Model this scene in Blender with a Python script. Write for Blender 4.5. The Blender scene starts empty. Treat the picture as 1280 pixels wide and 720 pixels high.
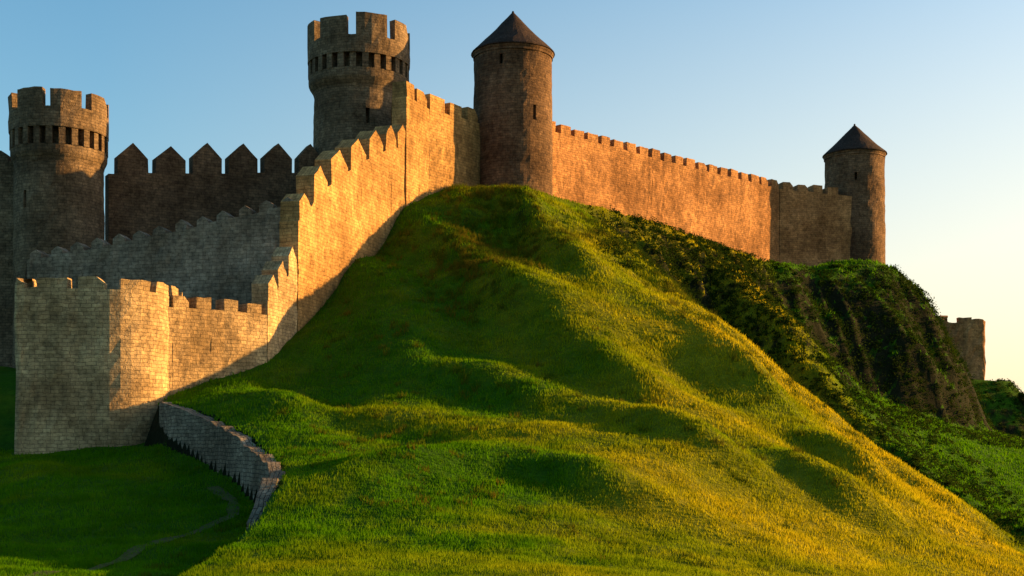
import bpy, math, random
import numpy as np
from mathutils import Vector
random.seed(7); rng=np.random.default_rng(11)
scene=bpy.context.scene
scene.view_settings.view_transform='Standard'; scene.view_settings.look='None'; scene.view_settings.exposure=0
SUN_EL=math.radians(12); SUN_AZ=math.radians(75)

# ---------------------------------------------------------------- noise
def vn(x,y,seed=0.0):
    x=np.asarray(x,float); y=np.asarray(y,float)
    xi=np.floor(x); yi=np.floor(y); fx=x-xi; fy=y-yi
    fx=fx*fx*fx*(fx*(fx*6-15)+10); fy=fy*fy*fy*(fy*(fy*6-15)+10)
    def h(a,b):
        v=np.sin(a*127.1+b*311.7+seed*17.3)*43758.5453
        return v-np.floor(v)
    return ((h(xi,yi)*(1-fx)+h(xi+1,yi)*fx)*(1-fy)+(h(xi,yi+1)*(1-fx)+h(xi+1,yi+1)*fx)*fy)*2-1
def fbm(x,y,scale,octv=4,seed=0.0,gain=.5):
    s=0;a=1.0
    for i in range(octv):
        c,sn=math.cos(i*1.1+.4),math.sin(i*1.1+.4)
        s=s+a*vn((x*c-y*sn)/scale+i*7.7,(x*sn+y*c)/scale,seed+i)
        a*=gain; scale*=.5
    return s
def sstep(t):
    t=np.clip(t,0,1); return t*t*(3-2*t)

# ---------------------------------------------------------------- terrain
CP=np.array([
 # foot of curtain wall
 (-22.6,85,3.7),(-17.6,91,6.0),(-16,97,9.4),(-14.8,103,12.6),(-12.5,111,17),(-9.7,119,21.9),(-7.7,124,24.8),
 (-3.2,127,25.8),(.8,126,25.2),
 # crest of the spur
 (4.7,126,24.0),(10.3,118,19.2),(14.4,110,13.4),(18,103,9.2),(21.6,96,4.8),(24.2,88,.8),(26,80,-2.5),(27.2,68,-6.2),(28,50,-8),
 # front slope
 (0,38,-3.9),(0,20,-3.1),(0,0,-2.6),(1,95,10.1),(-8,92,7.3),(-6.6,75,1.8),(1,70,1.1),(7,65,-1.3),(8.8,88,6.4),
 (12.4,62,-3.7),(17.8,62,-4.9),(-9.9,66,-.1),(1,113,18.4),(-8.1,42,-4.1),(11,50,-5),(6,106,15),(13,98,9.2),(17,84,2.2),
 # retaining-wall top side
 (-21.7,80,3.1),(-18.5,76,2.3),(-14.9,70,.66),(-12,63,-.8),(-11,57,-1.85),(-11,52,-2.9),(-11.2,45,-4.0),
 # low ground on the left (before the drop)
 (-30,81,1.5),(-28,70,-.1),(-18.4,60,-1.2),(-16.2,48,-3.4),(-35,60,-1.5),(-42,105,6.8),(-38,90,4.0),(-60,60,-1),(-60,100,4),(-60,20,-5),(-20,20,-4.6),
 # ravine on the right
 (20,120,10),(26,104,1),(31,92,-5),(35,80,-9),(38,60,-11),(35,40,-10),(60,60,-12),(60,110,-12),(32,128,2),(30,10,-7),
 # inside the castle
 (-30,112,7),(-30,140,16),(-10,140,24.5),(-45,130,10),(8,150,24),(-20,160,20),(20,175,18),(-25,98,7),(-60,150,8),(0,190,10)],float)
def _phi(r2): return np.where(r2>1e-9,.5*r2*np.log(np.maximum(r2,1e-9)),0)
_n=len(CP); _s=100.0
_px=CP[:,0]/_s; _py=CP[:,1]/_s
_K=_phi((_px[:,None]-_px)**2+(_py[:,None]-_py)**2)+np.eye(_n)*1e-5
_P=np.stack([np.ones(_n),_px,_py],1)
_M=np.block([[_K,_P],[_P.T,np.zeros((3,3))]])
_w=np.linalg.solve(_M,np.concatenate([CP[:,2],np.zeros(3)]))
def tps(x,y):
    x=x/_s;y=y/_s
    o=_w[_n]+_w[_n+1]*x+_w[_n+2]*y
    for i in range(_n): o=o+_w[i]*_phi((x-_px[i])**2+(y-_py[i])**2)
    return o
def ridge(x,y,pts,prof):
    best=np.full(x.shape,-99.0)
    for (a,b) in zip(pts[:-1],pts[1:]):
        dx,dy=b[0]-a[0],b[1]-a[1]
        t=np.clip(((x-a[0])*dx+(y-a[1])*dy)/(dx*dx+dy*dy),0,1)
        d=np.hypot(x-a[0]-t*dx,y-a[1]-t*dy)
        best=np.maximum(best,a[2]+(b[2]-a[2])*t-prof(d))
    return best
def smax(a,b,k=1.2):
    h=np.clip(.5+.5*(a-b)/k,0,1)
    return b*(1-h)+a*h+k*h*(1-h)
R_WALL=[(0,131,25.3),(6,136,25),(13.5,143,24.3),(25,154.5,22.6),(34,163.5,22.3),(44,168,24),(47,171,23.6)]
R_BUSH=[(13,141,24.2),(19,145,22.8),(22.75,140,19.8),(25.1,134,15.6),(27.2,128,12.2),(28.2,122,8.6),(29.9,114,3.6),(33.5,105,-1),(36.8,92,-6),(40,80,-11)]
R_FAR=[(58,200,5),(66,205,11.2),(76,206,10.6),(84,206,7),(100,208,5),(150,215,0)]
XP_Y=[30,47,52,57,63,70,76,80,82,110]; XP_X=[-11.5,-11.2,-11,-11,-12,-14.9,-18.5,-21.75,-23.5,-23.5]
DR_Y=[30,42,52,60,80,90,98]; DR_D=[0,.4,1.8,2.4,2.5,2.2,0]
# (x,y,half length,half width,height,direction) swells running down the slope
MOUNDS=[(1,99,8,2.8,1.6,-48),(8,85,8,2.8,1.9,-62),(-1,84,8,2.8,1.5,-45),(17,70,5,2.0,1.4,-65),(-5.5,61,6,2.4,1.0,50),
        (5,110,7,2.2,1.8,-70),(13,99,8,2.0,1.0,-62),(1.5,119,5,1.8,1.3,-78),(-11,77,5,2.2,.9,-40),
        (9.5,73,6,1.8,1.4,-58),(20.5,77,4.5,1.5,1.4,-72),(17,91,5,1.4,.9,-66),(3,62,5,1.7,.8,-40)]
def H(x,y,drop=True):
    x=np.asarray(x,float);y=np.asarray(y,float)
    xc=np.clip(x,-80,80);yc=np.clip(y,-20,200)
    A=np.clip(tps(xc,yc),-14,27)
    slope_zone=sstep((y-45)/25)*sstep((128-y)/12)
    A=A+fbm(x,y,16,2,3)*.6*slope_zone
    fold=vn((x*.85+y*.35)/6.0+fbm(x,y,18,2,9)*.8,(y*.85-x*.35)/24.0,5)
    A=A+fold*.85*slope_zone
    A=A+fbm(x,y,3.2,3,21)*.14
    rough=sstep((y-98)/12)*sstep((128-y)/8)*sstep((x+9)/5)*sstep((20-x)/6)
    A=A+(fbm(x,y,2.6,3,27)*.40)*rough
    for (mx,my,L,W,h,ang) in MOUNDS:
        c,s=math.cos(math.radians(ang)),math.sin(math.radians(ang))
        u=(x-mx)*c+(y-my)*s; v=-(x-mx)*s+(y-my)*c
        A=A+h*np.exp(-(u/L)**2-(v/W)**2)
    if drop:
        xp=np.interp(y,XP_Y,XP_X)
        A=A-np.interp(y,DR_Y,DR_D)*sstep((xp+.62-x)/.36)
    m=sstep((x+95)/30)*sstep((95-x)/30)*sstep((y+60)/50)*sstep((225-y)/40)
    A=-13*(1-m)+A*m
    crag=fbm(x,y,7,5,31,.6)
    ridged=1-np.abs(vn((x+y*.4)/3.4,(y-x*.4)/7,44))
    rw=ridge(x,y,R_WALL,lambda d:np.maximum(d-4.2,0)*1.15+.055*np.maximum(d-4.2,0)**2)
    rb=ridge(x,y,R_BUSH,lambda d:(np.sqrt(d*d+2)-1.41)*1.05)
    rf=ridge(x,y,R_FAR,lambda d:np.maximum(d-4,0)*1.1+.02*np.maximum(d-4,0)**2)
    depth_w=sstep((24.5-rw)/7)
    rw=rw+(crag*1.6+ridged*2.2-1.2)*depth_w
    rb=rb+fbm(x,y,5,4,51,.55)*.8
    rf=rf+fbm(x,y,6,4,61,.55)*.8*sstep((11-rf)/5)
    z=smax(A,np.maximum(rw,-13),1.5); z=smax(z,np.maximum(rb,-13),1.0); z=smax(z,np.maximum(rf,-13),1.0)
    return z
def Hs(x,y,drop=True): return float(H(np.array([x]),np.array([y]),drop)[0])

# ---------------------------------------------------------------- materials
def newmat(name):
    m=bpy.data.materials.new(name); m.use_nodes=True
    nt=m.node_tree; nt.nodes.clear(); return m,nt
def N(nt,t,**k):
    n=nt.nodes.new(t)
    for a,b in k.items(): setattr(n,a,b)
    return n
def mixc(nt,fac,a,b,mode='MIX'):
    n=N(nt,'ShaderNodeMix',data_type='RGBA',blend_type=mode)
    for sock,v in ((n.inputs[0],fac),(n.inputs[6],a),(n.inputs[7],b)):
        if hasattr(v,'is_output'): nt.links.new(v,sock)
        elif isinstance(v,(int,float)): sock.default_value=v
        else: sock.default_value=(*v,1)
    return n.outputs[2]
def ramp(nt,src,p0,p1,c0=(0,0,0),c1=(1,1,1)):
    r=N(nt,'ShaderNodeValToRGB'); e=r.color_ramp.elements
    e[0].position=p0;e[1].position=p1;e[0].color=(*c0,1);e[1].color=(*c1,1)
    nt.links.new(src,r.inputs[0]); return r.outputs[0]
def noise(nt,vec,scale,detail=4,rough=.55):
    n=N(nt,'ShaderNodeTexNoise'); n.inputs['Scale'].default_value=scale
    n.inputs['Detail'].default_value=detail; n.inputs['Roughness'].default_value=rough
    nt.links.new(vec,n.inputs['Vector']); return n
def stone_mat(name,c1,c2,mort,bw=.62,rh=.30,bump=.5,stain=(.55,.51,.47),dist=.34):
    m,nt=newmat(name); L=nt.links.new
    uv=N(nt,'ShaderNodeUVMap'); uv.uv_map='UVMap'
    tc=N(nt,'ShaderNodeTexCoord')
    nz=noise(nt,uv.outputs[0],1.1,4,.65)
    sub=N(nt,'ShaderNodeVectorMath',operation='SUBTRACT'); L(nz.outputs['Color'],sub.inputs[0]); sub.inputs[1].default_value=(.5,.5,.5)
    sc=N(nt,'ShaderNodeVectorMath',operation='SCALE'); L(sub.outputs[0],sc.inputs[0]); sc.inputs['Scale'].default_value=dist
    ad=N(nt,'ShaderNodeVectorMath',operation='ADD'); L(uv.outputs[0],ad.inputs[0]); L(sc.outputs[0],ad.inputs[1])
    br=N(nt,'ShaderNodeTexBrick'); L(ad.outputs[0],br.inputs['Vector'])
    br.inputs['Color1'].default_value=(*c1,1); br.inputs['Color2'].default_value=(*c2,1); br.inputs['Mortar'].default_value=(*mort,1)
    br.inputs['Scale'].default_value=1; br.inputs['Brick Width'].default_value=bw; br.inputs['Row Height'].default_value=rh
    br.inputs['Mortar Size'].default_value=.022; br.inputs['Mortar Smooth'].default_value=.6; br.inputs['Bias'].default_value=0
    br.squash=1.4; br.squash_frequency=3; br.offset_frequency=2; br.offset=.43
    big=noise(nt,tc.outputs['Object'],.22,5,.65)
    med=noise(nt,tc.outputs['Object'],2.6,4,.7)
    fine=noise(nt,tc.outputs['Object'],9,3,.7)
    st=ramp(nt,big.outputs[0],.38,.62,stain,(1.12,1.1,1.08))
    c=mixc(nt,.9,br.outputs['Color'],st,'MULTIPLY')
    md=ramp(nt,med.outputs[0],.32,.68,(.52,.52,.52),(1.38,1.35,1.3))
    c=mixc(nt,.9,c,md,'MULTIPLY')
    mp=N(nt,'ShaderNodeMapping'); mp.inputs['Scale'].default_value=(.7,.09,1); L(uv.outputs[0],mp.inputs[0])
    stk=noise(nt,mp.outputs[0],1.0,4,.6)
    c=mixc(nt,.45,c,ramp(nt,stk.outputs[0],.35,.6,(.5,.48,.46),(1,1,1)),'MULTIPLY')
    inv=N(nt,'ShaderNodeMath',operation='SUBTRACT'); inv.inputs[0].default_value=1; L(br.outputs['Fac'],inv.inputs[1])
    m1=N(nt,'ShaderNodeMath',operation='MULTIPLY_ADD'); L(fine.outputs[0],m1.inputs[0]); m1.inputs[1].default_value=.9; L(inv.outputs[0],m1.inputs[2])
    m2=N(nt,'ShaderNodeMath',operation='MULTIPLY_ADD'); L(med.outputs[0],m2.inputs[0]); m2.inputs[1].default_value=2.0; L(m1.outputs[0],m2.inputs[2])
    bp=N(nt,'ShaderNodeBump'); bp.inputs['Strength'].default_value=bump; bp.inputs['Distance'].default_value=.09; L(m2.outputs[0],bp.inputs['Height'])
    bs=N(nt,'ShaderNodeBsdfPrincipled'); bs.inputs['Roughness'].default_value=.95; bs.inputs['Specular IOR Level'].default_value=.1
    L(c,bs.inputs['Base Color']); L(bp.outputs[0],bs.inputs['Normal'])
    o=N(nt,'ShaderNodeOutputMaterial'); L(bs.outputs[0],o.inputs[0]); return m
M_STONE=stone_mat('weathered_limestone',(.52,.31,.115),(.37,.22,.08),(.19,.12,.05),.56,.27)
M_GREY_SHADE=stone_mat('shaded_grey_limestone',(.32,.265,.19),(.225,.188,.135),(.13,.105,.075),.56,.27)  # limestone with the shade of the left walls put into its colour
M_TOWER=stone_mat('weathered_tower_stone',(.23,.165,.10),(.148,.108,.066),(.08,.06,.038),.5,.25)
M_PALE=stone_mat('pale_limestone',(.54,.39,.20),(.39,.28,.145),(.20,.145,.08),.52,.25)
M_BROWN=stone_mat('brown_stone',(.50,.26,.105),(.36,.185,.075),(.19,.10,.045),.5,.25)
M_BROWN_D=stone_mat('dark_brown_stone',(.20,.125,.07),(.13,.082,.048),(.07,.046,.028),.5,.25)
M_RUBBLE=stone_mat('field_rubble_stone',(.30,.26,.19),(.20,.17,.125),(.08,.07,.055),.45,.22,.9)
def roof_mat():
    m,nt=newmat('weathered_roof_shingles'); L=nt.links.new
    uv=N(nt,'ShaderNodeUVMap'); uv.uv_map='UVMap'
    br=N(nt,'ShaderNodeTexBrick'); L(uv.outputs[0],br.inputs['Vector'])
    br.inputs['Color1'].default_value=(.062,.040,.030,1);br.inputs['Color2'].default_value=(.038,.026,.020,1);br.inputs['Mortar'].default_value=(.016,.012,.010,1)
    br.inputs['Scale'].default_value=1;br.inputs['Brick Width'].default_value=.35;br.inputs['Row Height'].default_value=.3;br.inputs['Mortar Size'].default_value=.02
    tc=N(nt,'ShaderNodeTexCoord'); n=noise(nt,tc.outputs['Object'],1.2,5,.7)
    c=mixc(nt,.8,br.outputs['Color'],ramp(nt,n.outputs[0],.3,.7,(.55,.55,.55),(1.2,1.15,1.1)),'MULTIPLY')
    bp=N(nt,'ShaderNodeBump');bp.invert=True;bp.inputs['Strength'].default_value=.7;bp.inputs['Distance'].default_value=.06;L(br.outputs['Fac'],bp.inputs['Height'])
    bs=N(nt,'ShaderNodeBsdfPrincipled');bs.inputs['Roughness'].default_value=.95;bs.inputs['Specular IOR Level'].default_value=.1
    L(c,bs.inputs['Base Color']);L(bp.outputs[0],bs.inputs['Normal'])
    o=N(nt,'ShaderNodeOutputMaterial');L(bs.outputs[0],o.inputs[0]);return m
M_ROOF=roof_mat()
def plain(name,col,rough=.9):
    m,nt=newmat(name); tc=N(nt,'ShaderNodeTexCoord'); n=noise(nt,tc.outputs['Object'],2,5,.6)
    c=mixc(nt,1,col,ramp(nt,n.outputs[0],.3,.7,(.6,.6,.6),(1.2,1.2,1.2)),'MULTIPLY')
    bs=N(nt,'ShaderNodeBsdfPrincipled');bs.inputs['Roughness'].default_value=rough;nt.links.new(c,bs.inputs['Base Color'])
    bs.inputs['Specular IOR Level'].default_value=.05
    o=N(nt,'ShaderNodeOutputMaterial');nt.links.new(bs.outputs[0],o.inputs[0]);return m
M_BARK=plain('tree_bark',(.07,.05,.035)); M_EARTH=plain('trodden_earth',(.065,.072,.022),1)
M_DARK=plain('iron_finial',(.03,.028,.025),.5)
def sunlit_gold(nt,P,a):
    """low-sun gold painted into the turf colour towards the spur, fading out beyond it"""
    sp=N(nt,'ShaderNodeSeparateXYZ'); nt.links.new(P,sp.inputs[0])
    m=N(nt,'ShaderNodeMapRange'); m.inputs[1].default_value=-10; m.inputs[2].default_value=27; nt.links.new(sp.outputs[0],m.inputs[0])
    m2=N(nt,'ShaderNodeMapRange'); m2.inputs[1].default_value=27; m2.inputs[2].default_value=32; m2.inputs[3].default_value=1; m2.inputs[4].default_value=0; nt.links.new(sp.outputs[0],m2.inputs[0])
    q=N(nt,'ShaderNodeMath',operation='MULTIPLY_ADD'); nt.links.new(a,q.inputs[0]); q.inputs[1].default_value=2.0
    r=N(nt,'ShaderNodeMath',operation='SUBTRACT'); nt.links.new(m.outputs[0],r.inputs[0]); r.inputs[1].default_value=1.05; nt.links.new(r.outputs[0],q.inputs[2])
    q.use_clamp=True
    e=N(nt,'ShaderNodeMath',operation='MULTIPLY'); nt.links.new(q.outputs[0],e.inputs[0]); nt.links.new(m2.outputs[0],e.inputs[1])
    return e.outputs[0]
def terrain_mat():
    m,nt=newmat('grassy_hillside'); L=nt.links.new
    tc=N(nt,'ShaderNodeTexCoord'); ge=N(nt,'ShaderNodeNewGeometry')
    P=tc.outputs['Object']
    a=noise(nt,P,.09,5,.6); b=noise(nt,P,.9,6,.7); f=noise(nt,P,5,6,.75)
    g=mixc(nt,sunlit_gold(nt,P,a.outputs[0]),(.032,.092,.003),(.22,.19,.008))  # green turf to the painted sunlit gold
    g=mixc(nt,.7,g,ramp(nt,b.outputs[0],.3,.7,(.5,.55,.45),(1.3,1.25,1.1)),'MULTIPLY')
    g=mixc(nt,.7,g,ramp(nt,f.outputs[0],.3,.7,(.45,.5,.4),(1.4,1.35,1.2)),'MULTIPLY')
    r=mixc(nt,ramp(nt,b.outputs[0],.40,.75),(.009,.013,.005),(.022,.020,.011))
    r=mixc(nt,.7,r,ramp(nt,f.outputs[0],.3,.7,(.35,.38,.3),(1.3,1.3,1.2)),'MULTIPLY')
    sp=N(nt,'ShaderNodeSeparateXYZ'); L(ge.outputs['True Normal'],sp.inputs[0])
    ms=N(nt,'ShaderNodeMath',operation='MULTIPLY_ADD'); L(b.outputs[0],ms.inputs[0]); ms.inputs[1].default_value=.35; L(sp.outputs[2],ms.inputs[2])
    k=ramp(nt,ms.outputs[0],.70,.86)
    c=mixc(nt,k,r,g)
    ad=N(nt,'ShaderNodeMath',operation='MULTIPLY_ADD'); L(f.outputs[0],ad.inputs[0]); ad.inputs[1].default_value=.5; L(b.outputs[0],ad.inputs[2])
    bp=N(nt,'ShaderNodeBump');bp.inputs['Strength'].default_value=.7;bp.inputs['Distance'].default_value=.3;L(ad.outputs[0],bp.inputs['Height'])
    bs=N(nt,'ShaderNodeBsdfPrincipled');bs.inputs['Roughness'].default_value=1;bs.inputs['Specular IOR Level'].default_value=.05
    L(c,bs.inputs['Base Color']);L(bp.outputs[0],bs.inputs['Normal'])
    o=N(nt,'ShaderNodeOutputMaterial');L(bs.outputs[0],o.inputs[0]);return m
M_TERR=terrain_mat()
def leaf_mat(name,c1,c2,c3,scale,trans=.4,sunlit=False):
    m,nt=newmat(name); L=nt.links.new
    tc=N(nt,'ShaderNodeTexCoord'); a=noise(nt,tc.outputs['Object'],scale,4,.6); b=noise(nt,tc.outputs['Object'],1.5,4,.7)
    k=sunlit_gold(nt,tc.outputs['Object'],a.outputs[0]) if sunlit else ramp(nt,a.outputs[0],.38,.64)
    g=mixc(nt,k,c1,c2)
    g=mixc(nt,ramp(nt,b.outputs[0],.54,.82),g,c3)
    if sunlit:
        b2=noise(nt,tc.outputs['Object'],.45,4,.65)
        g=mixc(nt,.8,g,ramp(nt,b2.outputs[0],.36,.62,(.6,.66,.5),(1.15,1.14,1.1)),'MULTIPLY')
    d=N(nt,'ShaderNodeBsdfDiffuse');t=N(nt,'ShaderNodeBsdfTranslucent');L(g,d.inputs[0]);L(g,t.inputs[0])
    mx=N(nt,'ShaderNodeMixShader');mx.inputs[0].default_value=trans;L(d.outputs[0],mx.inputs[1]);L(t.outputs[0],mx.inputs[2])
    o=N(nt,'ShaderNodeOutputMaterial');L(mx.outputs[0],o.inputs[0]);return m
M_GRASS=leaf_mat('grass_blades',(.066,.185,.002),(.43,.345,.008),(.17,.215,.010),.09,.48,True)  # second colour is the sunlit gold painted into blades on the spur
M_TUFT=leaf_mat('coarse_grass',(.045,.088,.004),(.11,.095,.008),(.18,.12,.015),.3,.35)
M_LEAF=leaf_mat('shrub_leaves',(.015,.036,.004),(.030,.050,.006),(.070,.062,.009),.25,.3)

# ---------------------------------------------------------------- mesh helpers
def link(o,parent=None):
    scene.collection.objects.link(o)
    if parent: o.parent=parent
    return o
def empty(name):
    e=bpy.data.objects.new(name,None); link(e); return e
def big_mesh(name,V,F,mat,parent=None,smooth=False):
    me=bpy.data.meshes.new(name); k=F.shape[1]
    me.vertices.add(len(V)); me.vertices.foreach_set('co',V.astype(np.float32).ravel())
    me.loops.add(F.size); me.loops.foreach_set('vertex_index',F.astype(np.int32).ravel())
    me.polygons.add(len(F)); me.polygons.foreach_set('loop_start',np.arange(0,F.size,k,dtype=np.int32))
    me.polygons.foreach_set('loop_total',np.full(len(F),k,dtype=np.int32))
    me.update(calc_edges=True); me.validate()
    if smooth: me.polygons.foreach_set('use_smooth',np.ones(len(F),dtype=bool))
    me.materials.append(mat); o=bpy.data.objects.new(name,me); return link(o,parent)
class MB:
    def __init__(s): s.v=[];s.f=[];s.uv=[]
    def quad(s,pts,uvs):
        i=len(s.v); s.v+=[tuple(p) for p in pts]; s.f.append(tuple(range(i,i+len(pts)))); s.uv+=list(uvs)
    def make(s,name,mat,parent=None):
        me=bpy.data.meshes.new(name); me.from_pydata(s.v,[],s.f)
        l=me.uv_layers.new(name='UVMap'); l.data.foreach_set('uv',np.array(s.uv,dtype=np.float32).ravel())
        me.materials.append(mat); return link(bpy.data.objects.new(name,me),parent)
_seed=[0]
def wall(name,path,foot,body,merlons,thick,mat,parent=None,closed=False,amp=.07,toprough=0.07,step=.7):
    """extruded masonry wall; path goes so that its outer face is on the right-hand side"""
    _seed[0]+=1; sd=_seed[0]*3.7
    P=[np.array(p,float) for p in path]; n=len(P)
    seg=[P[i+1]-P[i] for i in range(n-1)]; ln=[np.linalg.norm(s) for s in seg]
    nr=[np.array([-s[1],s[0]])/l for s,l in zip(seg,ln)]
    off=[]
    for i in range(n):
        if closed and i in (0,n-1): a,b=nr[-1],nr[0]
        else: a=nr[max(i-1,0)]; b=nr[min(i,n-2)]
        mm=a+b; mm/=np.linalg.norm(mm); off.append(mm/max(.5,float(mm@a)))
    cum=[0]
    for l in ln: cum.append(cum[-1]+l)
    T=cum[-1]; tot=T
    def base(s,side):
        i=min(max(np.searchsorted(cum,s,side='right')-1,0),n-2); t=(s-cum[i])/ln[i]
        p=P[i]*(1-t)+P[i+1]*t
        o=off[i]*(1-t)+off[i+1]*t
        return p+o*(thick*side),o
    def pos(s,z,side):
        p,o=base(s,side); ss=s
        if closed and s>tot-1e-6: ss=0
        d=amp*float(vn(ss*.9+sd,z*.9,side*5+1))+amp*.6*float(vn(ss*2.7+sd,z*2.7,side*5+3))
        if closed: d*=min(1,ss/1.0,(tot-ss)/1.0) if ss>0 else 0
        p=p-o*d*(1 if side==0 else -1)
        return (p[0],p[1],z)
    S=set([0.0,tot]); 
    for c in cum: S.add(float(c))
    ML=[]
    for (a,b,h,kind) in merlons:
        a=max(a,0.02);b=min(b,tot-.02)
        if b-a<.15: continue
        ML.append((a,b,h,kind)); S|={a,b}
        if kind=='pt': S.add((a+b)/2)
        if kind=='chip': S.add(a+(b-a)*.7)
    S=sorted(S); S2=[S[0]]
    for s in S[1:]:
        g=s-S2[-1]
        if g<1e-4: continue
        k=int(g//step)
        for j in range(1,k+1): 
            q=S2[-1]+ (s-S2[-1])/(k+2-j) ; S2.append(q)
        S2.append(s)
    S=S2; mb=MB()
    def fz(s): 
        p,_=base(s,0); return foot(s,p[0],p[1])
    bz=lambda s: body(s)+toprough*float(vn(s*1.3+sd,2.2,7))
    def mtop(s,m):
        a,b,h,k=m; bm=body((a+b)/2)
        if k=='pt':
            t=1-abs(s-(a+b)/2)/((b-a)/2); return bm+h*(.52+.48*t)
        if k=='chip':
            t=(s-a)/(b-a); return bm+h*(1 if t<.71 else 1-.5*(t-.7)/.3)
        return bm+h+.05*float(vn(s*2+sd,9,2))
    for a,b in zip(S[:-1],S[1:]):
        mid=(a+b)/2; m=next((q for q in ML if q[0]-1e-5<=mid<=q[1]+1e-5),None)
        fa,fb,ba,bb=fz(a),fz(b),bz(a),bz(b)
        rows=max(1,int(math.ceil(max(ba-fa,bb-fb)/1.1)))
        for r in range(rows):
            t0,t1=r/rows,(r+1)/rows
            za0,za1,zb0,zb1=fa+(ba-fa)*t0,fa+(ba-fa)*t1,fb+(bb-fb)*t0,fb+(bb-fb)*t1
            mb.quad([pos(a,za0,0),pos(b,zb0,0),pos(b,zb1,0),pos(a,za1,0)],[(a,za0),(b,zb0),(b,zb1),(a,za1)])
            mb.quad([pos(b,zb0,1),pos(a,za0,1),pos(a,za1,1),pos(b,zb1,1)],[(b,zb0),(a,za0),(a,za1),(b,zb1)])
        ta,tb=ba,bb
        if m:
            ta,tb=mtop(a,m),mtop(b,m)
            mb.quad([pos(a,ba,0),pos(b,bb,0),pos(b,tb,0),pos(a,ta,0)],[(a,ba),(b,bb),(b,tb),(a,ta)])
            mb.quad([pos(b,bb,1),pos(a,ba,1),pos(a,ta,1),pos(b,tb,1)],[(b,bb),(a,ba),(a,ta),(b,tb)])
            for (s,zb_,zt,e) in ((a,ba,ta,m[0]),(b,bb,tb,m[1])):
                if abs(s-e)<1e-4:
                    mb.quad([pos(s,zb_,0),pos(s,zt,0),pos(s,zt,1),pos(s,zb_,1)],[(0,zb_),(0,zt),(thick,zt),(thick,zb_)])
        mb.quad([pos(a,ta,0),pos(b,tb,0),pos(b,tb,1),pos(a,ta,1)],[(a,0),(b,0),(b,thick),(a,thick)])
        mb.quad([pos(a,fa,0),pos(a,fa,1),pos(b,fb,1),pos(b,fb,0)],[(a,0),(a,thick),(b,thick),(b,0)])
    if not closed:
        for s in (0.0,tot):
            mb.quad([pos(s,fz(s),0),pos(s,bz(s),0),pos(s,bz(s),1),pos(s,fz(s),1)],[(0,fz(s)),(0,bz(s)),(thick,bz(s)),(thick,fz(s))])
    return mb.make(name,mat,parent),tot
def merl(tot,pitch,width,h,kind='sq',start=.3,jit=.12,drop=0.0):
    out=[];s=start
    while s+width<tot:
        if random.random()>drop:
            k=kind
            if kind=='sq' and random.random()<.18: k='chip'
            out.append((s+random.uniform(-jit,jit),s+width+random.uniform(-jit,jit),h*random.uniform(.85,1.1),k))
        s+=pitch
    return out
def plen(path): return sum(math.dist(a,b) for a,b in zip(path[:-1],path[1:]))
def lin(pts):
    xs=[p[0] for p in pts]; zs=[p[1] for p in pts]
    return lambda s: float(np.interp(s,xs,zs))
def shaft(name,cx,cy,rfun,z0,z1,mat,parent,nseg=72,dz=.5,holes=(),amp=.06,cap=True):
    _seed[0]+=1; sd=_seed[0]*2.3
    nz=max(1,int(round((z1-z0)/dz))); zs=[z0+(z1-z0)*j/nz for j in range(nz+1)]
    mb=MB()
    def pos(i,j,dr=0):
        a=2*math.pi*i/nseg; aa=2*math.pi*(i%nseg)/nseg; r=rfun(zs[j])
        d=amp*float(vn(math.cos(aa)*r*.9+sd,math.sin(aa)*r*.9+zs[j]*.8,1))+amp*.6*float(vn(math.cos(aa)*r*2.4+sd,math.sin(aa)*r*2.4+zs[j]*2.3,4))
        r=r+d+dr; return (cx+math.cos(a)*r,cy+math.sin(a)*r,zs[j])
    def uv(i,j): return (2*math.pi*i/nseg*rfun(z0),zs[j])
    hs={}
    for (i0,zc,hh) in holes:
        j0=int((zc-z0)/(z1-z0)*nz)
        for j in range(j0,min(nz,j0+hh)): hs[(i0%nseg,j)]=(j==j0,j==min(nz,j0+hh)-1)
    for j in range(nz):
        for i in range(nseg):
            if (i,j) in hs:
                b,t=hs[(i,j)]
                A,B,C,D=pos(i,j),pos(i+1,j),pos(i+1,j+1),pos(i,j+1)
                a,b_,c,d=pos(i,j,-.9),pos(i+1,j,-.9),pos(i+1,j+1,-.9),pos(i,j+1,-.9)
                q=[(0,0),(.9,0),(.9,.5),(0,.5)]
                mb.quad([a,b_,c,d],q); mb.quad([A,a,d,D],q); mb.quad([b_,B,C,c],q)
                if b: mb.quad([A,B,b_,a],q)
                if t: mb.quad([D,d,c,C],q)
            else:
                mb.quad([pos(i,j),pos(i+1,j),pos(i+1,j+1),pos(i,j+1)],[uv(i,j),uv(i+1,j),uv(i+1,j+1),uv(i,j+1)])
    if cap:
        pts=[pos(i,nz) for i in range(nseg)]; mb.quad(pts,[(p[0]-cx,p[1]-cy) for p in pts])
    return mb.make(name,mat,parent)
def ring_blocks(name,cx,cy,r0,r1,z0,z1,n,duty,mat,parent):
    mb=MB()
    for k in range(n):
        a0=2*math.pi*(k+.5-duty/2)/n; a1=2*math.pi*(k+.5+duty/2)/n
        def p(a,r,z): return (cx+math.cos(a)*r,cy+math.sin(a)*r,z)
        jr=random.uniform(-.05,.03); R=r1+jr
        zt=z1+.03; zb=z0-.03; w=(a1-a0)*R
        mb.quad([p(a0,R,zb),p(a1,R,zb),p(a1,R,zt),p(a0,R,zt)],[(k*.9,zb),(k*.9+w,zb),(k*.9+w,zt),(k*.9,zt)])
        for a in (a0,a1): mb.quad([p(a,r0,zb),p(a,R,zb),p(a,R,zt),p(a,r0,zt)],[(0,zb),(R-r0,zb),(R-r0,zt),(0,zt)])
    return mb.make(name,mat,parent)
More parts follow.
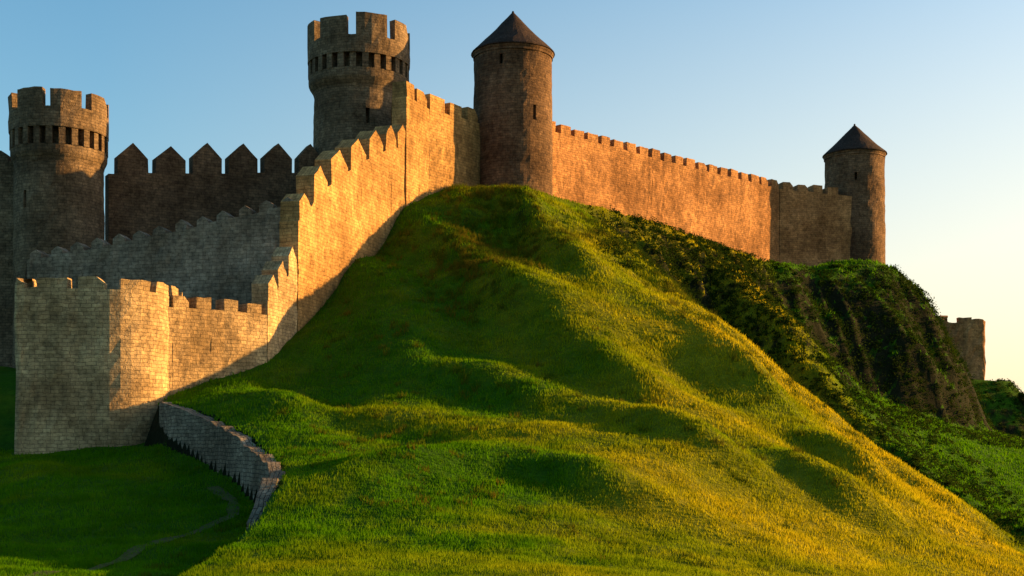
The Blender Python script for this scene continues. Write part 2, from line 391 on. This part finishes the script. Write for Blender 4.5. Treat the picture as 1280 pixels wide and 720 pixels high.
def circ(cx,cy,r,n=48,ph=0): return [(cx+r*math.cos(ph+2*math.pi*i/n),cy+r*math.sin(ph+2*math.pi*i/n)) for i in range(n+1)]
def sst(t): t=min(1,max(0,t)); return t*t*(3-2*t)

# ---------------------------------------------------------------- towers
def battlement_tower(cx,cy,r,rr,zb,zfl,zlow,zgap,zpar,zmer,ztop,nm,mat,holes,nb=26,phase=0):
    E=empty('battlemented_round_tower')
    shaft('shaft',cx,cy,lambda z:r+max(0,(zfl-z))*.006,zb,zfl,mat,E,holes=holes,cap=False)
    shaft('flared_band',cx,cy,lambda z:r+(rr-.12-r)*sst((z-zfl)/(zlow-zfl)*1.6),zfl,zlow,mat,E,dz=.25,amp=.04)
    shaft('recess_drum',cx,cy,lambda z:rr-.95,zlow-.02,zpar+.1,mat,E,cap=True,amp=.02)
    ring_blocks('machicolation_piers',cx,cy,rr-1.0,rr-.06,zlow,zpar,nb,.5,mat,E)
    p=circ(cx,cy,rr,48,phase); T=plen(p); k=nm; pitch=T/k
    ms=[(pitch*i+pitch*.12+random.uniform(-.15,.15),pitch*(i+.88)+random.uniform(-.15,.15),(ztop-zmer)*random.uniform(.82,1.08),'sq' if random.random()<.6 else 'chip') for i in range(k)]
    wall('parapet',p,lambda s,x,y:zpar,lambda s:zmer,ms,.75,mat,E,closed=True,amp=.07,toprough=.12)
    return E
F=54
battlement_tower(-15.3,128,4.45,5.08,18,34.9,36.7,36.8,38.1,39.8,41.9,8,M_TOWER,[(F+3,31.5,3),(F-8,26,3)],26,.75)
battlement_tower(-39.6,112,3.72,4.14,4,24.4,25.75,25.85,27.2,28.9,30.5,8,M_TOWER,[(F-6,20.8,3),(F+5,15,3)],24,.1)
def roofed_tower(cx,cy,r,zb,ze,za,mat,holes,over=.22):
    E=empty('conical_roof_tower')
    shaft('shaft',cx,cy,lambda z:r*(1+.0018*(ze-z)),zb,ze-.6,mat,E,holes=holes,cap=False,amp=.06)
    shaft('cornice',cx,cy,lambda z:r+.10+.10*(z>ze-.35),ze-.62,ze,mat,E,dz=.2,amp=.03)
    mb=MB(); n=40; R=r+over+.12
    rings=[(R-.15,ze-.14),(R,ze-.08),(R*.985,ze+.06)]+[(R*(1-t)*(1-.06*math.sin(math.pi*t)),ze+.06+(za-ze)*t) for t in [.12,.25,.4,.55,.7,.85,.97]]
    for k in range(len(rings)-1):
        (ra,z0),(rb,z1)=rings[k],rings[k+1]
        for i in range(n):
            a,b=2*math.pi*i/n,2*math.pi*(i+1)/n
            pp=lambda a,r_,z:(cx+math.cos(a)*r_,cy+math.sin(a)*r_,z+.05*float(vn(math.cos(a)*r_*1.2+cx,math.sin(a)*r_*1.2+z,3)))
            L0=math.hypot(rb-ra,z1-z0); v0=sum(math.hypot(rings[q+1][0]-rings[q][0],rings[q+1][1]-rings[q][1]) for q in range(k))
            mb.quad([pp(a,ra,z0),pp(b,ra,z0),pp(b,rb,z1),pp(a,rb,z1)],[(a*R,v0),(b*R,v0),(b*R,v0+L0),(a*R,v0+L0)])
    mb.quad([(cx+math.cos(2*math.pi*i/n)*rings[0][0],cy+math.sin(2*math.pi*i/n)*rings[0][0],ze-.14) for i in range(n)][::-1],[(0,0)]*n)
    mb.make('conical_roof',M_ROOF,E)
    shaft('finial',cx,cy,lambda z:.13 if z<za+.1 else .07,za-.25,za+.15,M_DARK,E,nseg=10,dz=.1,amp=0)
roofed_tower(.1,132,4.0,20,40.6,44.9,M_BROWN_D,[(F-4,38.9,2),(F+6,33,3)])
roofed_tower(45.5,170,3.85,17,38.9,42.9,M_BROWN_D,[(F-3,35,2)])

# ---------------------------------------------------------------- walls
footH=lambda s,x,y: Hs(x,y)-1.6
def cw(path,body,ms,thick,mat,foot=footH,**k): return wall('castle_curtain_wall',path,foot,body,ms,thick,mat,**k)
p=[(-36.4,115.5),(-27,121),(-18.6,125.5)]; T=plen(p)
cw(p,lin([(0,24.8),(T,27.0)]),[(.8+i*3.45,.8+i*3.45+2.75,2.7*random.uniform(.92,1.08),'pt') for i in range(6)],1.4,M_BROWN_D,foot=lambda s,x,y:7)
p=[(-62,112),(-43,112.5)]; cw(p,lin([(0,25.6),(19,25.2)]),merl(19,2.6,1.7,.9),1.4,M_TOWER,foot=lambda s,x,y:Hs(x,y)-2)
p=[(-38.5,101.5),(-30,100),(-16.35,97.3)]; T=plen(p)
cw(p,lin([(0,14.9),(8,16.0),(T,18.6)]),merl(T-.2,1.75,1.0,.75,'pt',jit=.08),1.3,M_GREY_SHADE,foot=lambda s,x,y:Hs(x,y)-2)
p=[(-38.5,108),(-38.55,101.6)]; cw(p,lin([(0,14.9),(6.4,14.9)]),merl(6.4,1.75,1.0,.75,'pt'),1.3,M_GREY_SHADE)
p=[(-23.2,85.6),(-17.4,91)]; T=plen(p)
cw(p,lin([(0,9.5),(T,9.5)]),merl(T,1.95,1.15,.75,start=.5),1.3,M_PALE)
p=[(-17.35,91.05),(-16.25,96.9)]; T=plen(p)
cw(p,lin([(0,10.4),(T,14.0)]),[(.1,1.7,1.5,'pt'),(2.0,3.7,1.6,'pt'),(4.1,5.8,1.7,'pt')],1.3,M_PALE)
p=[(-16.2,97),(-14.8,103),(-12.5,111),(-9.75,119)]; T=plen(p)
bd=lin([(0,17.2),(1.6,18.0),(4.2,20.1),(9.3,22.6),(13.6,24.7),(17.8,26.4),(T,28.2)])
cw(p,bd,[(.15,2.5,1.7,'pt'),(3.2,5.9,2.1,'pt'),(6.8,10.2,2.3,'pt'),(10.9,14.1,2.2,'pt'),(14.8,17.6,2.2,'pt'),(18.2,20.6,2.2,'pt'),(20.9,T,2.0,'pt')],1.5,M_STONE)
p=[(-9.8,118.6),(-8,123),(-2.6,130.6)]; T=plen(p)
cw(p,lin([(0,32.6),(4.7,32.6),(T,32.9)]),[(.1,1.7,1.5,'sq'),(2.2,4.2,1.3,'chip'),(4.9,7.2,1.4,'sq'),(8.1,9.9,1.2,'sq'),(10.9,12.6,1.3,'chip')],1.5,M_STONE)
p=[(3.2,134),(34.2,163.9)]; T=plen(p)
cw(p,lin([(0,33.5),(20,33.2),(T,33.2)]),merl(T,2.15,1.45,.95,start=.6),1.6,M_BROWN)
p=[(34.25,163.95),(44.2,166.4)]; T=plen(p)
cw(p,lin([(0,33.2),(T,32.7)]),merl(T,2.15,1.45,.95,start=.4),1.6,M_BROWN)
B=empty('stone_bastion')
def rrect(x0,x1,y0,y1,r):
    pts=[]
    for (cx,cy,a0,rad) in ((x0+r[0],y0+r[0],180,r[0]),(x1-r[1],y0+r[1],270,r[1]),(x1-r[2],y1-r[2],0,r[2]),(x0+r[3],y1-r[3],90,r[3])):
        for k in range(9): 
            a=math.radians(a0+90*k/8); pts.append((cx+rad*math.cos(a),cy+rad*math.sin(a)))
    mid=((pts[-1][0]+pts[0][0])/2,(pts[-1][1]+pts[0][1])/2)
    return [mid]+pts+[mid]
bp_=rrect(-31.9,-23.0,81.8,91,(.5,3.4,2,1)); T=plen(bp_)
wall('bastion_walls',bp_,lambda s,x,y:-3.5,lambda s:10.2,merl(T,2.6,1.8,.75,start=.6,jit=.25),1.0,M_PALE,B,closed=True,amp=.09,toprough=.15)
mb=MB(); fl=rrect(-31,-24,82.7,90.2,(.5,3,2,1)); mb.quad([(a,b,9.2) for a,b in fl[:-1]],[(a,b) for a,b in fl[:-1]]); mb.make('wall_walk',M_PALE,B)
R_=empty('ruined_square_tower')
q=rrect(68.5,75.6,204,211,(.6,.6,.6,.6)); wall('ruin_walls',q,lambda s,x,y:6,lambda s:20.3+.35*math.sin(s*.9),[(1,3,.6,'chip'),(6,8,.5,'sq')],1.2,M_BROWN,R_,closed=True,amp=.15,toprough=.3)
mb=MB(); mb.quad([(69,204.6,18),(75,204.6,18),(75,210.5,18),(69,210.5,18)],[(0,0),(6,0),(6,6),(0,6)]); mb.make('floor',M_BROWN,R_)
wall('wall_stub',[(65.2,206.5),(68.4,206)],lambda s,x,y:6,lambda s:19.6-.1*s,[(.3,1.6,.5,'chip')],1.2,M_BROWN,R_,toprough=.3)
p=[(-22.4,81.3),(-21.3,79.6),(-18.5,76),(-16.7,73),(-14.9,70),(-13.3,66.5),(-12.1,63),(-11.3,60),(-11.1,57),(-11.2,54)]
p=p[::-1]; T=plen(p)
sx=[q[0] for q in p]; sy=[q[1] for q in p]; cs=[0]
for a,b in zip(p[:-1],p[1:]): cs.append(cs[-1]+math.dist(a,b))
def rb_(s):
    x=np.interp(s,cs,sx); y=np.interp(s,cs,sy)
    return Hs(x+.8,y,False)+.06-.9*max(0,(2.5-s)/2.5)
_tops=[(s,rb_(s)) for s in np.linspace(0,T,60)]
wall('stone_retaining_wall',p[::-1],lambda s,x,y:Hs(x-1.5,y)-1.0,lambda s:float(np.interp(T-s,[a for a,_ in _tops],[b for _,b in _tops])),[],.68,M_RUBBLE,amp=.06,toprough=.16,step=.5)

# ---------------------------------------------------------------- terrain sheet
def axis(lo,hi,step,far_lo,far_hi):
    mid=list(np.arange(lo,hi+1e-6,step)); a=[];d=step;v=lo
    while v>far_lo: d*=1.35; v-=d; a.append(v)
    b=[];d=step;v=mid[-1]
    while v<far_hi: d*=1.35; v+=d; b.append(v)
    return np.array(a[::-1]+mid+b)
xs=axis(-60,95,.42,-3000,3000); ys=axis(25,215,.5,-3000,4000)
X,Y=np.meshgrid(xs,ys); Z=H(X.ravel(),Y.ravel())
V=np.stack([X.ravel(),Y.ravel(),Z],1); nx=len(xs); ny=len(ys)
I=(np.arange(ny-1)[:,None]*nx+np.arange(nx-1)).ravel()
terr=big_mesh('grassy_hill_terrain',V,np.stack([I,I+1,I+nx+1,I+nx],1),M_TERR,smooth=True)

fp=[(-17.5,40),(-16.6,46),(-16.2,50),(-15.9,55),(-15,59),(-13.7,63),(-14.6,67),(-17,71)]
mb=MB(); pts=[]
for a,b in zip(fp[:-1],fp[1:]):
    for k in range(8): t=k/8; pts.append((a[0]*(1-t)+b[0]*t,a[1]*(1-t)+b[1]*t))
rows=[]
for i in range(len(pts)-1):
    dx,dy=pts[i+1][0]-pts[i][0],pts[i+1][1]-pts[i][1]; l=math.hypot(dx,dy); nxv,nyv=-dy/l,dx/l
    w=.30+.1*float(vn(i*.4,0,3)); rows.append([(pts[i][0]+nxv*w*k,pts[i][1]+nyv*w*k) for k in (-1,-.5,0,.5,1)])
for a,b in zip(rows[:-1],rows[1:]):
    for k in range(4):
        qd=[a[k],a[k+1],b[k+1],b[k]]; mb.quad([(x,y,Hs(x,y)+.05) for x,y in qd][::-1],[(x,y) for x,y in qd])
mb.make('footpath',M_EARTH)

# ---------------------------------------------------------------- grass
def rd(x,y,pts):
    b=np.full(x.shape,1e9)
    for a,c in zip(pts[:-1],pts[1:]):
        dx,dy=c[0]-a[0],c[1]-a[1];t=np.clip(((x-a[0])*dx+(y-a[1])*dy)/(dx*dx+dy*dy),0,1); b=np.minimum(b,np.hypot(x-a[0]-t*dx,y-a[1]-t*dy))
    return b
def gradz(x,y):
    e=.4; return (H(x+e,y)-H(x-e,y))/(2*e),(H(x,y+e)-H(x,y-e))/(2*e)
nt_=115000
ty=np.exp(rng.uniform(math.log(32),math.log(172),nt_)); tx=ty*rng.uniform(-.5,.5,nt_)
def outside(tx,ty):
    xw=np.interp(ty,[81,86,91,97,103,111,119,123,131],[-23,-23,-17.4,-16,-14.6,-12.3,-9.6,-7.8,-2.5])
    return ~((ty>84)&(tx<xw)&(tx>-38))&~((tx<3)&(ty>129))&~((ty>134.5+(tx-3.5)*.964)&(ty<200))&~((ty>81.5)&(ty<91.5)&(tx<-22.8)&(tx>-32.2))
keep=outside(tx,ty)
gx,gy=gradz(tx,ty); keep&=np.hypot(gx,gy)<1.3
tx=tx[keep];ty=ty[keep]; nb=7
bx=np.repeat(tx,nb)+rng.normal(0,1,len(tx)*nb)*np.repeat(.0026*ty,nb); by=np.repeat(ty,nb)+rng.normal(0,1,len(tx)*nb)*np.repeat(.0045*ty,nb)
xpb=np.interp(by,XP_Y,XP_X); bad=(by<82)&(by>52)&(bx<xpb+.55)&(bx>xpb-.15)
bad|=(rd(bx,by,fp)<.28)&(rng.uniform(0,1,len(bx))<.6)
bx=bx[~bad];by=by[~bad]; bz=H(bx,by); n=len(bx)
hh=(.06+.0012*by)*rng.uniform(.5,1.5,n)*(1+.4*vn(bx/2.2,by/2.2,8)); ww=.00045*by*rng.uniform(.7,1.5,n)
an=rng.uniform(0,2*math.pi,n); le=rng.uniform(0,.6,n)*hh; la=rng.uniform(0,2*math.pi,n)
V=np.zeros((n,3,3))
V[:,0]=np.stack([bx-np.cos(an)*ww,by-np.sin(an)*ww,bz-.03],1);V[:,1]=np.stack([bx+np.cos(an)*ww,by+np.sin(an)*ww,bz-.03],1)
V[:,2]=np.stack([bx+np.cos(la)*le,by+np.sin(la)*le,bz+hh],1)
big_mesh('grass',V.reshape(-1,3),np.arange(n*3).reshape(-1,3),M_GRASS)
m_=11000; qx=rng.uniform(-14,27,m_); qy=rng.uniform(46,126,m_)
dens=.10+.75*sstep((qy-92)/16)*sstep((qx+8)/5)*sstep((20-qx)/5)
dens=dens*np.clip(.5+1.3*vn(qx/4.5,qy/7,91),0,1.5)
qk=(rng.uniform(0,1,m_)<dens*.85)&outside(qx,qy); qx=qx[qk];qy=qy[qk]
tn=26; mx_=np.repeat(qx,tn)+rng.normal(0,.18,len(qx)*tn); my_=np.repeat(qy,tn)+rng.normal(0,.18,len(qx)*tn)
mz=H(mx_,my_); n=len(mx_); hh=np.repeat(rng.uniform(.22,.55,len(qx))*np.clip(qy/95,.55,1.1),tn)*rng.uniform(.6,1.2,n); ww=.03*rng.uniform(.7,1.5,n)
an=rng.uniform(0,2*math.pi,n); le=rng.uniform(.1,.8,n)*hh; la=rng.uniform(0,2*math.pi,n)
V=np.zeros((n,3,3))
V[:,0]=np.stack([mx_-np.cos(an)*ww,my_-np.sin(an)*ww,mz-.05],1);V[:,1]=np.stack([mx_+np.cos(an)*ww,my_+np.sin(an)*ww,mz-.05],1)
V[:,2]=np.stack([mx_+np.cos(la)*le,my_+np.sin(la)*le,mz+hh],1)
big_mesh('grass_tussocks',V.reshape(-1,3),np.arange(n*3).reshape(-1,3),M_TUFT)

# ---------------------------------------------------------------- shrubs & trees
def leaves(C,Rr,per,size,squash=.75):
    m=len(C); c=np.repeat(C,per,0); r=np.repeat(Rr,per)
    d=rng.normal(0,1,(m*per,3)); d/=np.linalg.norm(d,axis=1)[:,None]
    rad=r*rng.uniform(.45,1.08,m*per); d[:,2]*=squash
    p=c+d*rad[:,None]
    u=rng.normal(0,1,(m*per,3)); u/=np.linalg.norm(u,axis=1)[:,None]; w=rng.normal(0,1,(m*per,3)); w-=u*(u*w).sum(1)[:,None]; w/=np.linalg.norm(w,axis=1)[:,None]
    s=(size*rng.uniform(.6,1.4,m*per))[:,None]
    return np.stack([p-u*s,p+w*s*.6,p+u*s,p-w*s*.6],1).reshape(-1,3)
cand=95000
cx_=rng.uniform(8,100,cand); cy_=rng.uniform(75,212,cand); cz=H(cx_,cy_)
dB=rd(cx_,cy_,R_BUSH); dW=rd(cx_,cy_,R_WALL); dF=rd(cx_,cy_,R_FAR)
front=cy_<134+(cx_-3.5)*.964-3.0
crest_x=np.interp(cy_,[75,88,96,103,110,118,126],[27,25.5,23,19.5,16,12,8])
gx,gy=gradz(cx_,cy_); steep=np.hypot(gx,gy)
pr_=np.where((dB<9)&(cx_>crest_x+2.5),.26,0)+np.where((dB>=9)&(dB<26)&(cx_>crest_x+3)&(cy_<150),.15,0)+np.where((dW>3.5)&(dW<22)&(front|(cx_>48)),.26+.12*np.clip(steep-1,0,2),0)+np.where(dF<13,.18,0)
pr_*=(1+.55*vn(cx_/4,cy_/4,71))
ok=(rng.uniform(0,1,cand)<pr_)&(cz>-13.5)&~((cx_>67)&(cx_<77)&(cy_>202))&(np.hypot(cx_-45.5,cy_-170)>5)&~((cx_>33)&(dW<4.5)&(cx_<48))
C=np.stack([cx_[ok],cy_[ok],cz[ok]+.05],1); print('shrubs',len(C))
Rr=rng.uniform(.2,.62,len(C))*(1+.6*(rng.uniform(0,1,len(C))<.15))*(1+.35*np.clip(steep[ok]-1,0,1.5))
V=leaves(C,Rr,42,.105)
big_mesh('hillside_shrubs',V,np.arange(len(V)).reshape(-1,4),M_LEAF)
def tree(x,y,h):
    E=empty('broadleaf_tree'); z=Hs(x,y)-.3; mb=MB()
    def limb(a,b,r0,r1,n=8):
        a=Vector(a);b=Vector(b);d=(b-a).normalized();u=d.orthogonal().normalized();w=d.cross(u)
        for i in range(n):
            t0,t1=2*math.pi*i/n,2*math.pi*(i+1)/n
            mb.quad([a+(u*math.cos(t0)+w*math.sin(t0))*r0,a+(u*math.cos(t1)+w*math.sin(t1))*r0,b+(u*math.cos(t1)+w*math.sin(t1))*r1,b+(u*math.cos(t0)+w*math.sin(t0))*r1],[(0,0)]*4)
    top=(x+.2,y,z+h*.7); limb((x,y,z),top,.035*h,.012*h); cs_=[];rs=[]
    for k in range(16):
        a=random.uniform(0,6.28); t=random.uniform(.15,.95); e=(x+math.cos(a)*h*.42*random.uniform(.3,1),y+math.sin(a)*h*.42*random.uniform(.3,1),z+h*(t*.75+.12))
        limb((x,y,z+h*t*.6),e,.014*h,.005*h,5); cs_.append(e); rs.append(h*random.uniform(.14,.24))
    mb.make('trunk_and_limbs',M_BARK,E)
    V=leaves(np.array(cs_),np.array(rs),260,.026*h); big_mesh('crown',V,np.arange(len(V)).reshape(-1,4),M_LEAF,E)
for (x,y,h) in [(80,200,3.2),(82,199,3.6),(85,201,4),(81.5,192,4.0)]: tree(x,y,h)

# ---------------------------------------------------------------- light, sky, camera
S=Vector((math.cos(SUN_EL)*math.sin(SUN_AZ),math.cos(SUN_EL)*math.cos(SUN_AZ),math.sin(SUN_EL)))
ld=bpy.data.lights.new('sun','SUN'); ld.energy=15; ld.angle=math.radians(.5); ld.color=(1,.55,.17)
lo=bpy.data.objects.new('sun',ld); lo.rotation_euler=S.to_track_quat('Z','Y').to_euler(); link(lo); lo.location=(100,40,60)
w=bpy.data.worlds.new('World'); scene.world=w; w.use_nodes=True; nt=w.node_tree
bg=nt.nodes['Background']; sk=nt.nodes.new('ShaderNodeTexSky'); sk.sky_type='NISHITA'; sk.sun_disc=False
sk.sun_elevation=SUN_EL; sk.sun_rotation=SUN_AZ; sk.air_density=1.0; sk.dust_density=2.0; sk.ozone_density=1.6
hs_=nt.nodes.new('ShaderNodeHueSaturation'); hs_.inputs['Saturation'].default_value=1.3; hs_.inputs['Hue'].default_value=.49; hs_.inputs['Value'].default_value=1.12
nt.links.new(sk.outputs[0],hs_.inputs['Color'])
# warm sunset haze low in the sky on the sun's side (direction-based, part of the sky itself)
tcw=nt.nodes.new('ShaderNodeTexCoord')
dt=nt.nodes.new('ShaderNodeVectorMath'); dt.operation='DOT_PRODUCT'; dt.inputs[1].default_value=(math.sin(SUN_AZ),math.cos(SUN_AZ),0)
nt.links.new(tcw.outputs['Generated'],dt.inputs[0])
mr=nt.nodes.new('ShaderNodeMapRange'); mr.inputs[1].default_value=-.05; mr.inputs[2].default_value=.72; nt.links.new(dt.outputs['Value'],mr.inputs[0])
sz=nt.nodes.new('ShaderNodeSeparateXYZ'); nt.links.new(tcw.outputs['Generated'],sz.inputs[0])
mz_=nt.nodes.new('ShaderNodeMapRange'); mz_.inputs[1].default_value=0; mz_.inputs[2].default_value=.40; mz_.inputs[3].default_value=1; mz_.inputs[4].default_value=0; nt.links.new(sz.outputs[2],mz_.inputs[0])
mu=nt.nodes.new('ShaderNodeMath'); mu.operation='MULTIPLY'; nt.links.new(mr.outputs[0],mu.inputs[0]); nt.links.new(mz_.outputs[0],mu.inputs[1])
mxw=nt.nodes.new('ShaderNodeMix'); mxw.data_type='RGBA'; nt.links.new(mu.outputs[0],mxw.inputs[0]); nt.links.new(hs_.outputs[0],mxw.inputs[6]); mxw.inputs[7].default_value=(5.4,4.4,3.0,1)
nt.links.new(mxw.outputs[2],bg.inputs[0]); bg.inputs[1].default_value=.23
cd=bpy.data.cameras.new('camera'); cd.lens=45; cd.sensor_width=36; cd.shift_y=.15625; cd.clip_end=8000; cd.clip_start=.1
co=bpy.data.objects.new('camera',cd); co.location=(0,0,0); co.rotation_euler=(math.radians(90),0,0); link(co); scene.camera=co
